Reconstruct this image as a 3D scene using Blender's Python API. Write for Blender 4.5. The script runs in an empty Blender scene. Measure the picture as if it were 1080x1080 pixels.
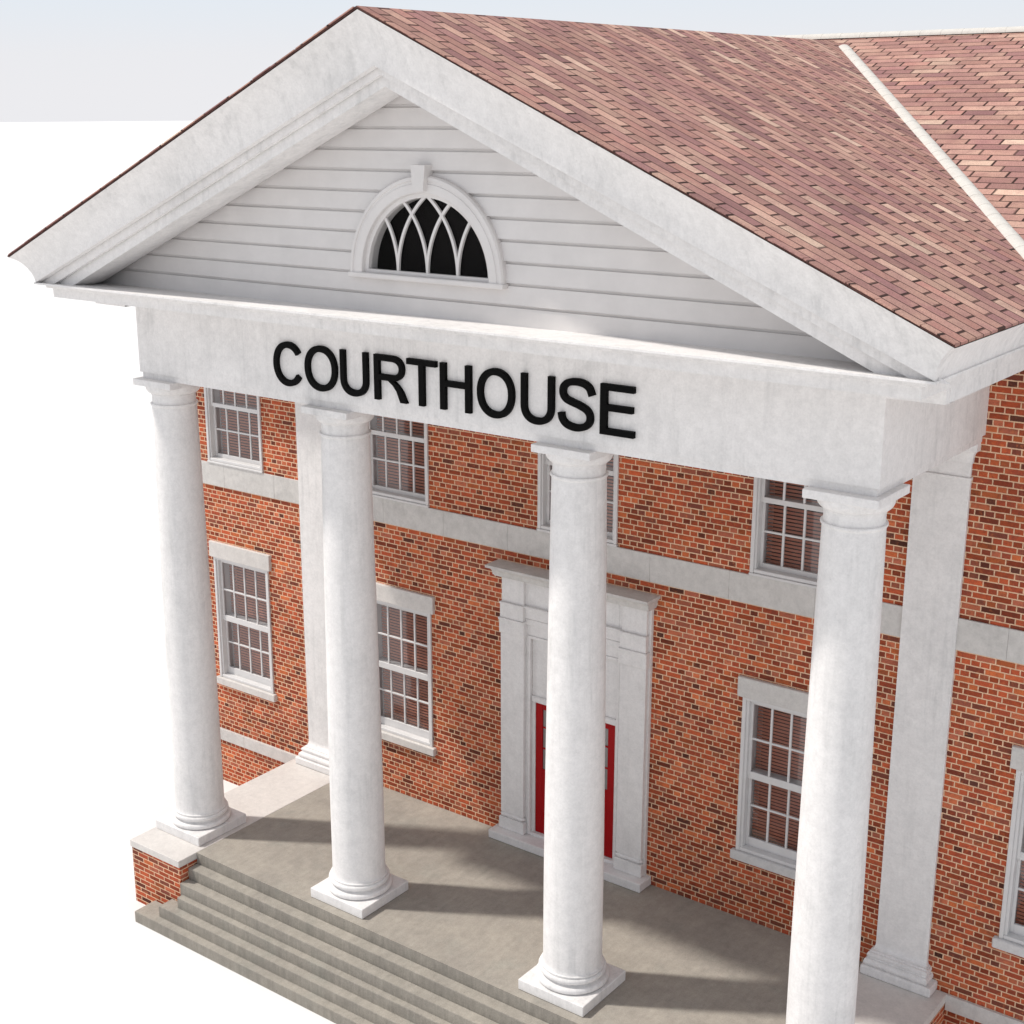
import bpy, math, random
from mathutils import Vector, Matrix
random.seed(7)
scene = bpy.context.scene
col = scene.collection
PI = math.pi

# ------------------------------------------------------------------ dimensions
D = 2.3635                 # wall plane
GZ = -0.916                # ground level
XR, YR, ZA, ZE = 5.735, 1.356, 10.289, 7.7214     # portico roof
KS = (ZA - ZE) / XR
X0, Y0 = 4.81, 0.2534      # frieze faces
YE = 1.385                 # main eave line
RX, RY, RZ = 2.70, 9.2, 10.36   # main ridge
WX, WY2 = 7.30, 16.04      # main walls
EX, EY2 = 8.225, 17.015    # main eaves
XI = 1.5905

# ------------------------------------------------------------------ materials
class N:
    def __init__(s, name):
        m = bpy.data.materials.new(name); m.use_nodes = True
        s.m = m; s.t = m.node_tree; s.t.nodes.clear()
        s.out = s.t.nodes.new('ShaderNodeOutputMaterial')
        s.b = s.t.nodes.new('ShaderNodeBsdfPrincipled')
        s.t.links.new(s.b.outputs[0], s.out.inputs[0])
        s._c = None
    def n(s, typ, **kw):
        x = s.t.nodes.new(typ)
        for k, v in kw.items(): setattr(x, k, v)
        return x
    def put(s, sock, v):
        if hasattr(v, 'links') or isinstance(v, bpy.types.NodeSocket): s.t.links.new(v, sock)
        else: sock.default_value = v
    def ma(s, op, a, b=0.0, c=0.0):
        x = s.n('ShaderNodeMath', operation=op)
        s.put(x.inputs[0], a); s.put(x.inputs[1], b)
        if op in ('MULTIPLY_ADD', 'COMPARE'): s.put(x.inputs[2], c)
        return x.outputs[0]
    def add(s, a, b): return s.ma('ADD', a, b)
    def sub(s, a, b): return s.ma('SUBTRACT', a, b)
    def mul(s, a, b): return s.ma('MULTIPLY', a, b)
    def div(s, a, b): return s.ma('DIVIDE', a, b)
    def mn(s, a, b): return s.ma('MINIMUM', a, b)
    def mx(s, a, b): return s.ma('MAXIMUM', a, b)
    def fl(s, a): return s.ma('FLOOR', a)
    def fr(s, a): return s.sub(a, s.fl(a))
    def mod(s, a, b): return s.ma('FLOORED_MODULO', a, b)
    def pos(s):
        if s._c is None:
            g = s.n('ShaderNodeNewGeometry'); x = s.n('ShaderNodeSeparateXYZ')
            s.t.links.new(g.outputs['Position'], x.inputs[0])
            y = s.n('ShaderNodeSeparateXYZ'); s.t.links.new(g.outputs['Normal'], y.inputs[0])
            s._c = (x.outputs[0], x.outputs[1], x.outputs[2], y.outputs[0], y.outputs[1], y.outputs[2], g.outputs['Position'])
        return s._c
    def vec(s, x, y, z=0.0):
        c = s.n('ShaderNodeCombineXYZ'); s.put(c.inputs[0], x); s.put(c.inputs[1], y); s.put(c.inputs[2], z); return c.outputs[0]
    def noise(s, scale, detail=4, rough=.55, v=None, dist=0.0, stretch=None):
        x = s.n('ShaderNodeTexNoise'); x.inputs['Scale'].default_value = scale
        x.inputs['Detail'].default_value = detail; x.inputs['Roughness'].default_value = rough
        x.inputs['Distortion'].default_value = dist
        vv = v if v is not None else s.pos()[6]
        if stretch:
            mp = s.n('ShaderNodeMapping'); mp.inputs['Scale'].default_value = stretch
            s.t.links.new(vv, mp.inputs[0]); vv = mp.outputs[0]
        s.t.links.new(vv, x.inputs['Vector'])
        return x.outputs['Fac']
    def white(s, v):
        x = s.n('ShaderNodeTexWhiteNoise', noise_dimensions='3D'); s.t.links.new(v, x.inputs['Vector'])
        return x.outputs['Value'], x.outputs['Color']
    def ramp(s, f, stops, interp='LINEAR'):
        r = s.n('ShaderNodeValToRGB'); r.color_ramp.interpolation = interp
        e = r.color_ramp.elements
        while len(e) < len(stops): e.new(.5)
        for i, (p, c) in enumerate(stops):
            e[i].position = p; e[i].color = (c, c, c, 1) if not isinstance(c, tuple) else (*c, 1)
        s.put(r.inputs[0], f); return r.outputs[0]
    def mix(s, f, a, b, mode='MIX'):
        x = s.n('ShaderNodeMix', data_type='RGBA', blend_type=mode)
        s.put(x.inputs[0], f)
        for i, v in ((6, a), (7, b)):
            if isinstance(v, tuple): v = (*v, 1) if len(v) == 3 else v
            s.put(x.inputs[i], v)
        return x.outputs[2]
    def step(s, v, lo, hi, a=0.0, b=1.0):
        x = s.n('ShaderNodeMapRange', interpolation_type='SMOOTHSTEP')
        s.put(x.inputs[0], v); x.inputs[1].default_value = lo; x.inputs[2].default_value = hi
        x.inputs[3].default_value = a; x.inputs[4].default_value = b
        return x.outputs[0]
    def bump(s, h, strength=.3, dist=.01):
        x = s.n('ShaderNodeBump'); x.inputs['Strength'].default_value = strength
        x.inputs['Distance'].default_value = dist
        s.put(x.inputs['Height'], h); s.t.links.new(x.outputs[0], s.b.inputs['Normal'])
    def fin(s, color, rough=.8, spec=.3):
        s.put(s.b.inputs['Base Color'], (*color, 1) if isinstance(color, tuple) else color)
        s.put(s.b.inputs['Roughness'], rough)
        s.b.inputs['Specular IOR Level'].default_value = spec
        return s.m

def stone(name, base, dark, streak=.5, blotch=1.6, rough=.75, grain=.12, mortar=None):
    s = N(name)
    n1 = s.noise(blotch, 8, .72, dist=.3)
    n2 = s.noise(1.0, 7, .68, stretch=(9, 9, .7))
    n3 = s.noise(42, 4, .7)
    n4 = s.noise(11, 6, .75)
    f1 = s.ramp(n1, [(.44, 0.0), (.66, 1.0)])
    f2 = s.ramp(n2, [(.50, 0.0), (.70, 1.0)])
    patch = s.ramp(s.noise(.7, 3, .5), [(.38, .25), (.62, 1.0)])     # weathering gathers in patches
    f = s.mn(s.mul(s.add(s.mul(f1, .55), s.mul(f2, streak)), patch), 1.0)
    c = s.mix(f, base, dark)
    c = s.mix(1.0, c, s.ramp(n4, [(.33, 1 - grain), (.62, 1.01)]), 'MULTIPLY')
    c = s.mix(1.0, c, s.ramp(n3, [(.3, .93), (.6, 1.01)]), 'MULTIPLY')
    spots = s.ramp(s.noise(19, 3, .6), [(.69, 0.0), (.76, .35)])
    c = s.mix(spots, c, (dark[0] * .8, dark[1] * .78, dark[2] * .76))
    s.bump(s.add(s.mul(n4, .6), s.mul(n3, .4)), .3, .004)
    return s.fin(c, rough, .25)

M = {}
M['white'] = stone('white_painted_stone', (.80, .778, .768), (.63, .617, .61), .75, grain=.10)
M['white2'] = stone('white_painted_trim', (.775, .752, .74), (.65, .63, .62), .45, 2.5, grain=.09)
M['trim'] = stone('grey_white_trim', (.62, .605, .60), (.50, .49, .485), .35, 3)
M['band'] = stone('limestone_band', (.62, .595, .57), (.47, .45, .43), .2, 4.5, grain=.14)
M['cap'] = stone('limestone_cap', (.66, .625, .595), (.54, .51, .49), .2, 2.2, grain=.12)

def concrete():
    s = N('weathered_concrete')
    x, y, z, nx, ny, nz, p = s.pos()
    n1 = s.noise(.9, 7, .68, dist=.5); n2 = s.noise(7, 7, .75); n3 = s.noise(70, 3, .65)
    n5 = s.noise(1.0, 6, .7, stretch=(14, 3.0, 2))
    c = s.mix(s.ramp(n1, [(.38, 0.0), (.66, 1.0)]), (.385, .352, .305), (.318, .292, .258))
    c = s.mix(s.ramp(s.noise(1.9, 4, .6), [(.55, 0.0), (.72, .35)]), c, (.315, .318, .28))
    c = s.mix(1.0, c, s.ramp(n2, [(.3, .84), (.62, 1.04)]), 'MULTIPLY')
    c = s.mix(1.0, c, s.ramp(n5, [(.3, .90), (.62, 1.03)]), 'MULTIPLY')
    c = s.mix(1.0, c, s.ramp(n3, [(.3, .86), (.62, 1.05)]), 'MULTIPLY')
    riser = s.ma('GREATER_THAN', s.ma('ABSOLUTE', ny), .6)      # risers: runoff streaks plus painted darkening for their weaker sunlight
    st = s.ramp(s.noise(1.0, 5, .7, stretch=(24, 24, 2.5)), [(.30, .72), (.66, .88)])
    c = s.mix(riser, c, s.mix(1.0, c, st, 'MULTIPLY'))
    c = s.mix(s.ramp(s.noise(13, 2, .5), [(.735, 0.0), (.76, .5)]), c, (.16, .145, .13))
    s.bump(s.add(n2, s.mul(n3, .5)), .35, .004)
    return s.fin(c, .85, .2)
M['concrete'] = concrete()

def brick(name='red_brick', tint=1.0, allstretch=False):
    s = N(name)
    x, y, z, nx, ny, nz, p = s.pos()
    side = s.ma('GREATER_THAN', s.ma('ABSOLUTE', nx), .6)
    top = s.ma('GREATER_THAN', s.ma('ABSOLUTE', nz), .6)
    wob = s.mul(s.sub(s.noise(7, 3, .6), .5), .006)
    u = s.add(s.add(s.mul(x, s.sub(1.0, side)), s.mul(y, side)), wob)
    v = s.add(s.add(s.mul(z, s.sub(1.0, top)), s.mul(y, top)), s.mul(s.sub(s.noise(9, 3, .6), .5), .006))
    H, W = .0663, .201
    r = s.div(s.add(v, 1.0), H); row = s.fl(r); fv = s.sub(r, row)
    if allstretch:
        head = 0.0; wid = W; off = s.mul(s.mod(row, 2.0), W * .5)
    else:
        head = s.mod(row, 2.0)
        wid = s.sub(W, s.mul(head, W * .5))
        off = s.add(s.mul(head, W * .25), s.mul(s.mul(s.ma('GREATER_THAN', s.mod(row, 4.0), 1.5), s.sub(1.0, head)), W * .5))
    q = s.div(s.add(u, off), wid); cl = s.fl(q); fu = s.sub(q, cl)
    du = s.mul(s.mn(fu, s.sub(1.0, fu)), wid); dv = s.mul(s.mn(fv, s.sub(1.0, fv)), H)
    rv, rc = s.white(s.vec(cl, row, side))
    rv2, _ = s.white(s.vec(s.add(cl, 31.7), s.add(row, 11.3), 2.0))
    d = s.add(s.mn(du, dv), s.mul(s.sub(s.noise(55, 3, .6), .5), .0075))
    mask = s.step(d, .0040, .0086)
    bc = s.ramp(rv, [(0, (.11, .040, .028)), (.07, (.24, .055, .031)), (.22, (.40, .076, .034)), (.46, (.50, .100, .038)),
                     (.64, (.38, .074, .036)), (.78, (.56, .140, .048)), (.90, (.46, .135, .078)), (1.0, (.19, .052, .034))])
    big = s.noise(16, 4, .7)
    bc = s.mix(s.mul(s.ramp(big, [(.48, 0.0), (.75, 1.0)]), .6), bc, (.13, .050, .038))
    bc = s.mix(s.mul(s.ramp(s.noise(23, 3, .6), [(.56, 0.0), (.76, 1.0)]), .5), bc, (.66, .19, .060))
    bc = s.mix(1.0, bc, s.ramp(rv2, [(0, .60), (.5, .97), (1, 1.24)]), 'MULTIPLY')
    bc = s.mix(1.0, bc, s.ramp(s.noise(120, 2, .6), [(.3, .8), (.65, 1.08)]), 'MULTIPLY')
    mc = s.mix(s.ramp(s.noise(30, 3, .6), [(.3, 0.0), (.7, 1.0)]), (.86, .58, .39), (.62, .40, .26))
    if tint != 1.0: bc = s.mix(1.0, bc, (tint, tint, tint), 'MULTIPLY')
    c = s.mix(mask, mc, bc)
    c = s.mix(1.0, c, s.ramp(s.noise(1.1, 5, .65), [(.3, .82), (.7, 1.08)]), 'MULTIPLY')
    h = s.add(s.step(d, .003, .012), s.add(s.mul(s.noise(150, 2, .6), .12), s.mul(rv2, .18)))
    s.bump(h, .7, .006)
    return s.fin(c, .85, .2)
M['brick'] = brick()
M['brick2'] = brick('red_brick_running', 1.0, True)

def shingle(name, ua, va, us, vs, step=.45, scale=1.0):
    s = N(name)
    x, y, z, nx, ny, nz, p = s.pos()
    c3 = {'x': x, 'y': y}
    wob = s.mul(s.sub(s.noise(5, 3, .6), .5), .010)
    u = s.add(s.mul(c3[ua], us), wob)
    v = s.add(s.mul(c3[va], vs), s.mul(s.sub(s.noise(3, 2, .6), .5), .014))
    H, W = .163 * scale, .385 * scale
    r = s.div(s.add(v, 50.0), H); row = s.fl(r); fv = s.sub(r, row)
    rr, _ = s.white(s.vec(row, 3.0, 1.0))
    off = s.mul(s.add(s.mul(row, step), s.mul(rr, .09)), W)
    q = s.div(s.add(s.add(u, 50.0), off), W); cl = s.fl(q); fu = s.sub(q, cl)
    du = s.mul(s.mn(fu, s.sub(1.0, fu)), W); dv = s.mul(fv, H)
    rv, _ = s.white(s.vec(cl, row, 5.0)); rv2, _ = s.white(s.vec(cl, row, 9.0))
    pal = [(0, (.18, .098, .102)), (.12, (.27, .140, .135)), (.28, (.35, .190, .165)), (.42, (.43, .25, .20)),
           (.54, (.31, .155, .145)), (.66, (.48, .30, .235)), (.78, (.38, .19, .16)), (.92, (.56, .385, .30)), (1.0, (.66, .51, .40))]
    bc = s.ramp(s.add(s.mul(rv, .82), s.mul(s.noise(1.6, 3, .6), .22)), pal)
    bc = s.mix(s.mul(s.ramp(s.noise(4.5, 3, .6), [(.45, 0.0), (.7, 1.0)]), .45), bc, (.27, .14, .13))
    bc = s.mix(s.mul(s.ramp(s.noise(3.1, 3, .6), [(.52, 0.0), (.74, 1.0)]), .35), bc, (.54, .34, .25))
    bc = s.mix(1.0, bc, s.ramp(rv2, [(0, .92), (1, 1.28)]), 'MULTIPLY')
    bc = s.mix(1.0, bc, s.ramp(s.noise(80, 4, .75), [(.3, .60), (.68, 1.28)]), 'MULTIPLY')
    tj = s.ramp(s.white(s.vec(cl, row, 2.0))[0], [(0, .55), (.6, 1.0)])
    line = s.mx(s.mul(s.step(dv, .011, .022, 1.0, 0.0), 1.0), s.mul(s.step(du, .010, .017, 1.0, 0.0), tj))  # dark joints, plus the butt shadow painted along each row
    c = s.mix(line, bc, (.045, .024, .020))
    h = s.add(s.mul(s.sub(1.0, line), .6), s.add(s.mul(s.sub(1.0, fv), .5), s.mul(s.noise(95, 3, .7), .12)))
    s.bump(h, .6, .012)
    return s.fin(c, .9, .15)
SL = math.sqrt(1 + KS * KS)
M['shingle_p'] = shingle('portico_shingles', 'x', 'y', SL, 1.0)
M['shingle_m'] = shingle('main_shingles', 'x', 'y', 1.0, -math.sqrt(1 + .338 ** 2), step=-.34)
M['shingle_h'] = shingle('hip_shingles', 'y', 'x', 1.0, 1.1)

def plain(name, c, rough=.5, spec=.4, var=.08, sc=8):
    s = N(name)
    cc = s.mix(1.0, (*c, 1), s.ramp(s.noise(sc, 4, .6), [(.3, 1 - var), (.7, 1 + var * .4)]), 'MULTIPLY')
    s.bump(s.noise(sc * 6, 3, .6), .08, .003)
    return s.fin(cc, rough, spec)
M['siding'] = plain('painted_siding', (.69, .665, .655), .55, .3, .06, 3)
M['sash'] = plain('painted_window_wood', (.64, .625, .62), .45, .4, .06, 5)
M['jamb'] = plain('window_reveal', (.66, .645, .64), .7, .2, .06, 5)
M['black'] = plain('black_letter_enamel', (.003, .003, .003), .6, .06, .1, 10)
M['red'] = plain('red_door_paint', (.34, .004, .006), .5, .15, .10, 4)
M['slat'] = plain('blind_slat', (.52, .19, .12), .6, .3, .12, 9)
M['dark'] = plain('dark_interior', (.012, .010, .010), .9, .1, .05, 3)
M['ridge'] = stone('ridge_tile', (.66, .63, .585), (.60, .56, .51), .1, 5, grain=.12)
M['ground'] = plain('white_ground', (.76, .75, .74), .9, .1, .01, .5)

def glass(name, tint, refl, rough=.03):
    s = N(name); t = s.t
    tr = s.n('ShaderNodeBsdfTransparent'); tr.inputs[0].default_value = (*tint, 1)
    gl = s.n('ShaderNodeBsdfGlossy'); gl.inputs['Roughness'].default_value = rough
    gl.inputs['Color'].default_value = (.9, .9, .92, 1)
    nz = s.n('ShaderNodeBump'); nz.inputs['Strength'].default_value = .05; nz.inputs['Distance'].default_value = .02
    t.links.new(s.noise(1.3, 2, .5), nz.inputs['Height']); t.links.new(nz.outputs[0], gl.inputs['Normal'])
    ge = s.n('ShaderNodeNewGeometry'); dt = s.n('ShaderNodeVectorMath', operation='DOT_PRODUCT')
    t.links.new(ge.outputs['Normal'], dt.inputs[0]); t.links.new(ge.outputs['Incoming'], dt.inputs[1])
    fres = s.add(.04, s.mul(.96, s.ma('POWER', s.sub(1.0, s.ma('ABSOLUTE', dt.outputs['Value'])), 5.0)))
    mx = s.n('ShaderNodeMixShader')
    t.links.new(s.mn(s.mul(fres, refl), 1.0), mx.inputs[0]); t.links.new(tr.outputs[0], mx.inputs[1]); t.links.new(gl.outputs[0], mx.inputs[2])
    t.links.new(mx.outputs[0], s.out.inputs[0]); t.nodes.remove(s.b)
    return s.m
M['glass'] = glass('window_glass', (.86, .86, .87), 2.2)
M['glass_dark'] = glass('fanlight_glass', (.8, .8, .8), .12)
M['glass_door'] = plain('obscured_door_glass', (.235, .225, .215), .18, .5, .06, 6)
M['edge'] = plain('shingle_cut_edge_shade', (.11, .055, .048), .9, .1, .4, 14)  # cut felt edges, dark colour also painting the shadow line under the shingles

# ------------------------------------------------------------------ mesh helpers
class MB:
    def __init__(s): s.v = []; s.f = []; s.sm = []
    def quad(s, *p, smooth=False):
        i = len(s.v); s.v += [tuple(q) for q in p]; s.f.append(tuple(range(i, i + len(p)))); s.sm.append(smooth)
    def box(s, x0, x1, y0, y1, z0, z1, bv=0.0):
        if bv <= 0:
            a = [(x0, y0, z0), (x1, y0, z0), (x1, y1, z0), (x0, y1, z0), (x0, y0, z1), (x1, y0, z1), (x1, y1, z1), (x0, y1, z1)]
            i = len(s.v); s.v += a
            for f in ((0, 3, 2, 1), (4, 5, 6, 7), (0, 1, 5, 4), (1, 2, 6, 5), (2, 3, 7, 6), (3, 0, 4, 7)):
                s.f.append(tuple(i + k for k in f)); s.sm.append(False)
            return
        # chamfered box: inset rings
        b = min(bv, (x1 - x0) / 2.2, (y1 - y0) / 2.2, (z1 - z0) / 2.2)
        rings = [(b, z0), (0, z0 + b), (0, z1 - b), (b, z1)]
        idx = []
        for ins, z in rings:
            c = b + ins
            pts = [(x0 + c, y0 + ins), (x1 - c, y0 + ins), (x1 - ins, y0 + c), (x1 - ins, y1 - c), (x1 - c, y1 - ins), (x0 + c, y1 - ins), (x0 + ins, y1 - c), (x0 + ins, y0 + c)]
            i = len(s.v); s.v += [(px, py, z) for px, py in pts]; idx.append(i)
        for a_, b_ in zip(idx, idx[1:]):
            for k in range(8):
                k2 = (k + 1) % 8
                s.f.append((a_ + k, a_ + k2, b_ + k2, b_ + k)); s.sm.append(False)
        s.f.append(tuple(idx[0] + k for k in range(7, -1, -1))); s.sm.append(False)
        s.f.append(tuple(idx[-1] + k for k in range(8))); s.sm.append(False)
    def strip(s, A, B, smooth=False):
        """faces between two equally long polylines"""
        i = len(s.v); n = len(A); s.v += [tuple(p) for p in A] + [tuple(p) for p in B]
        for k in range(n - 1):
            s.f.append((i + k, i + k + 1, i + n + k + 1, i + n + k)); s.sm.append(smooth)
    def lathe(s, prof, cx, cy, seg=72):
        i = len(s.v); n = len(prof)
        for k in range(seg):
            a = 2 * PI * k / seg
            for r, z in prof: s.v.append((cx + r * math.cos(a), cy + r * math.sin(a), z))
        for k in range(seg):
            k2 = (k + 1) % seg
            for j in range(n - 1):
                s.f.append((i + k * n + j, i + k2 * n + j, i + k2 * n + j + 1, i + k * n + j + 1)); s.sm.append(True)
        s.f.append(tuple(i + k * n for k in range(seg - 1, -1, -1))); s.sm.append(False)
        s.f.append(tuple(i + k * n + n - 1 for k in range(seg))); s.sm.append(False)
    def prism(s, poly, y0, y1):
        """poly in xz, extruded along y"""
        n = len(poly); i = len(s.v)
        s.v += [(x, y0, z) for x, z in poly] + [(x, y1, z) for x, z in poly]
        s.f.append(tuple(i + k for k in range(n))); s.sm.append(False)
        s.f.append(tuple(i + n + k for k in range(n - 1, -1, -1))); s.sm.append(False)
        for k in range(n):
            k2 = (k + 1) % n
            s.f.append((i + k2, i + k, i + n + k, i + n + k2)); s.sm.append(False)
    def build(s, name, mat, parent=None, origin=None, autosmooth=None):
        me = bpy.data.meshes.new(name)
        o = origin or (0, 0, 0)
        v = [(a - o[0], b - o[1], c - o[2]) for a, b, c in s.v]
        me.from_pydata(v, [], s.f)
        for p, f in zip(me.polygons, s.sm): p.use_smooth = f
        me.materials.append(mat)
        me.validate(); me.update()
        import bmesh
        bm = bmesh.new(); bm.from_mesh(me)
        bmesh.ops.remove_doubles(bm, verts=bm.verts, dist=1e-5)
        bmesh.ops.recalc_face_normals(bm, faces=bm.faces)
        if autosmooth:
            ca = math.radians(autosmooth)
            for e in bm.edges:
                if len(e.link_faces) == 2 and e.calc_face_angle(0) > ca: e.smooth = False
        bm.to_mesh(me); bm.free()
        ob = bpy.data.objects.new(name, me); col.objects.link(ob)
        if parent is not None:
            ob.parent = parent
            w = parent
            off = Vector((0, 0, 0))
            while w is not None: off += Vector(w.location); w = w.parent
            ob.location = Vector(o) - off
        else: ob.location = o
        return ob

def boxobj(name, mat, parent, *b, bv=.006, origin=None):
    m = MB(); m.box(*b, bv=bv); return m.build(name, mat, parent, origin)

def empty(name, loc, label, cat):
    o = bpy.data.objects.new(name, None); col.objects.link(o); o.location = loc
    o['label'] = label; o['category'] = cat; return o

CH = empty('courthouse', (0, 0, GZ), 'red brick courthouse with white columned portico, gabled pediment and brown shingle roof', 'courthouse')

# ------------------------------------------------------------------ ground
g = MB(); R = 1380.0
ring = [(R * math.cos(2 * PI * k / 256), R * math.sin(2 * PI * k / 256), GZ) for k in range(256)]
g.quad(*ring)
gr = g.build('ground', M['ground']); gr['kind'] = 'structure'
gr['label'] = 'blank white ground reaching to the horizon'

# ------------------------------------------------------------------ main walls with openings
lowc = [-6.03, -2.92, 2.92, 6.03]; upc = [-6.03, -2.92, 0.0, 2.92, 6.03]
holes = [(c - .56, c + .56, .9, 2.84) for c in lowc] + [(c - .55, c + .55, 4.345, 6.07) for c in upc] + [(-.66, .66, 0.0, 2.92)]
wm = MB()
xs = sorted({-WX, WX} | {h[0] for h in holes} | {h[1] for h in holes})
zs = sorted({GZ, 7.3} | {h[2] for h in holes} | {h[3] for h in holes})
for xa, xb in zip(xs, xs[1:]):
    for za, zb in zip(zs, zs[1:]):
        mx_, mz_ = (xa + xb) / 2, (za + zb) / 2
        if any(h[0] < mx_ < h[1] and h[2] < mz_ < h[3] for h in holes): continue
        wm.quad((xa, D, za), (xb, D, za), (xb, D, zb), (xa, D, zb))
for h in holes:
    x0, x1, z0, z1 = h; y0, y1 = D, D + .10
    wm.quad((x0, y0, z0), (x0, y1, z0), (x0, y1, z1), (x0, y0, z1)); wm.quad((x1, y0, z0), (x1, y0, z1), (x1, y1, z1), (x1, y1, z0))
    wm.quad((x0, y0, z1), (x0, y1, z1), (x1, y1, z1), (x1, y0, z1)); wm.quad((x0, y0, z0), (x1, y0, z0), (x1, y1, z0), (x0, y1, z0))
wm.quad((-WX, D, GZ), (-WX, D, 7.3), (-WX, WY2, 7.3), (-WX, WY2, GZ)); wm.quad((WX, D, GZ), (WX, WY2, GZ), (WX, WY2, 7.3), (WX, D, 7.3))
wm.quad((-WX, WY2, GZ), (-WX, WY2, 7.3), (WX, WY2, 7.3), (WX, WY2, GZ))
wm.build('wall', M['brick'], CH)

# stone bands round the building
def band(name, z0, z1, pr, gaps=()):
    m = MB()
    segs = []; x = -WX - pr
    for a, b in sorted(gaps): segs.append((x, a)); x = b
    segs.append((x, WX + pr))
    for a, b in segs:
        # separate stones with hairline joints
        n = max(1, round((b - a) / 1.04)); w = (b - a) / n
        for k in range(n):
            m.box(a + k * w + (.0008 if k else 0), a + (k + 1) * w - (.0008 if k < n - 1 else 0), D - pr, D + .02, z0, z1, bv=.0025)
    for sx in (-1, 1):
        m.box(min(sx * (WX + pr), sx * (WX - .02)), max(sx * (WX + pr), sx * (WX - .02)), D + .021, WY2 + pr, z0, z1)
    m.box(-WX + .021, WX - .021, WY2 - .02, WY2 + pr, z0, z1)
    return m.build(name, M['band'], CH)
band('string_course', 3.983, 4.3276, .022)
band('water_table', -.19, -.002, .035, gaps=[(-4.955, 4.955)])

# ------------------------------------------------------------------ windows
def window(c, z0, z1, gb, m1, rb, rt, m2, gt, lower):
    w = MB(); hw = .587 if lower else .5787; gh = .497
    yf = D - .028
    # outer casing
    w.box(c - hw, c - hw + .045, yf, D + .03, z0, z1, bv=.004); w.box(c + hw - .045, c + hw, yf, D + .03, z0, z1, bv=.004)
    # second stepped moulding
    w.box(c - hw + .045, c - gh - .012, yf + .022, D + .10, z0, z1, bv=.003); w.box(c + gh + .012, c + hw - .045, yf + .022, D + .10, z0, z1, bv=.003)
    w.box(c - hw + .045, c + hw - .045, yf + .001, D + .10, z1 - .035, z1 - .001, bv=.003)
    w.box(c - hw + .045, c + hw - .045, yf + .006, D + .10, z0 + .001, z0 + .045, bv=.006)
    # sashes: upper outside, lower inside
    yu, yl = D + .035, D + .075
    def sash(a, b, y, mz, top, bot, th=.04):
        w.box(c - gh - .012, c - gh + .022, y, y + th, a, b, bv=.003); w.box(c + gh - .022, c + gh + .012, y, y + th, a, b, bv=.003)
        w.box(c - gh + .022, c + gh - .022, y + .001, y + th - .001, b - top, b, bv=.003)
        w.box(c - gh + .022, c + gh - .022, y + .001, y + th - .001, a, a + bot, bv=.003)
        for k in (-1, 0, 1):
            w.box(c + k * .2425 - .0125, c + k * .2425 + .0125, y + .005, y + th - .006, a + bot, b - top, bv=.003)
        w.box(c - gh + .022, c + gh - .022, y + .007, y + th - .009, mz - .0125, mz + .0125, bv=.003)
    sash(rb, z1 - .035, yu, m2, z1 - .035 - gt, rt - rb)
    sash(z0 + .045, rt, yl, m1, rt - rb, gb - z0 - .045)
    # meeting rail shelf reaching inwards
    w.box(c - gh + .022, c + gh - .022, yl + .041, D + .17, rt - .04, rt - .004)
    o = w.build('window', M['sash'], CH, (c, D, z0))
    gp = MB()
    gp.quad((c - gh, yu + .02, rb + .01), (c + gh, yu + .02, rb + .01), (c + gh, yu + .02, gt + .01), (c - gh, yu + .02, gt + .01))
    gp.quad((c - gh, yl + .02, gb - .01), (c + gh, yl + .02, gb - .01), (c + gh, yl + .02, rb + .01), (c - gh, yl + .02, rb + .01))
    gp.build('pane', M['glass'], o, (c, D, z0))
    # reveal box inside
    rv = MB(); a, b = c - gh - .01, c + gh + .01; y0, y1 = D + .102, D + .36; zb, zt = z0 + .05, z1 - .02
    rv.quad((a, y0, zb), (a, y0, zt), (a, y1, zt), (a, y1, zb)); rv.quad((b, y0, zb), (b, y1, zb), (b, y1, zt), (b, y0, zt))
    rv.quad((a, y0, zb), (a, y1, zb), (b, y1, zb), (b, y0, zb)); rv.quad((a, y0, zt), (b, y0, zt), (b, y1, zt), (a, y1, zt))
    rv.build('reveal', M['jamb'], o, (c, D, z0))
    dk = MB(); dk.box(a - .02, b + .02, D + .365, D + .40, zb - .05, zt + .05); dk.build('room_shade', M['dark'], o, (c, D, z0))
    bl = MB(); z = zb + .05
    while z < zt - .05:
        t = math.radians(64); wv = .0135
        tw = random.uniform(-.0015, .0015)
        y = D + .205
        bl.quad((a + .012, y - wv * math.cos(t), z - wv * math.sin(t) + tw), (b - .012, y - wv * math.cos(t), z - wv * math.sin(t) - tw),
                (b - .012, y + wv * math.cos(t), z + wv * math.sin(t) - tw), (a + .012, y + wv * math.cos(t), z + wv * math.sin(t) + tw))
        z += .0425
    bl.box(a + .012, b - .012, D + .19, D + .22, zb + .012, zb + .032)
    bl.build('blind', M['slat'], o, (c, D, z0))
    if lower:
        boxobj('lintel', M['cap'] if c < 0 else M['band'], o, c - .6475, c + .6475, D - .05, D + .03, z1, 3.0963, origin=(c, D, z0))
        boxobj('sill', M['cap'] if c < 0 else M['trim'], o, c - .6402, c + .6402, D - .065, D + .05, .7761, .8939, bv=.01, origin=(c, D, z0))
    else:
        boxobj('lintel', M['band'], o, c - .6475, c + .6475, D - .045, D + .03, z1, z1 + .24, origin=(c, D, z0))
        boxobj('sill', M['sash'], o, c - .585, c + .585, D - .036, D + .05, 4.329, 4.3585, bv=.005, origin=(c, D, z0))
    return o
for c in lowc: window(c, .894, 2.8525, 1.05, 1.465, 1.825, 1.915, 2.33, 2.765, True)
for c in upc: window(c, 4.359, 6.06, 4.46, 4.83, 5.175, 5.235, 5.63, 6.00, False)

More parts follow.
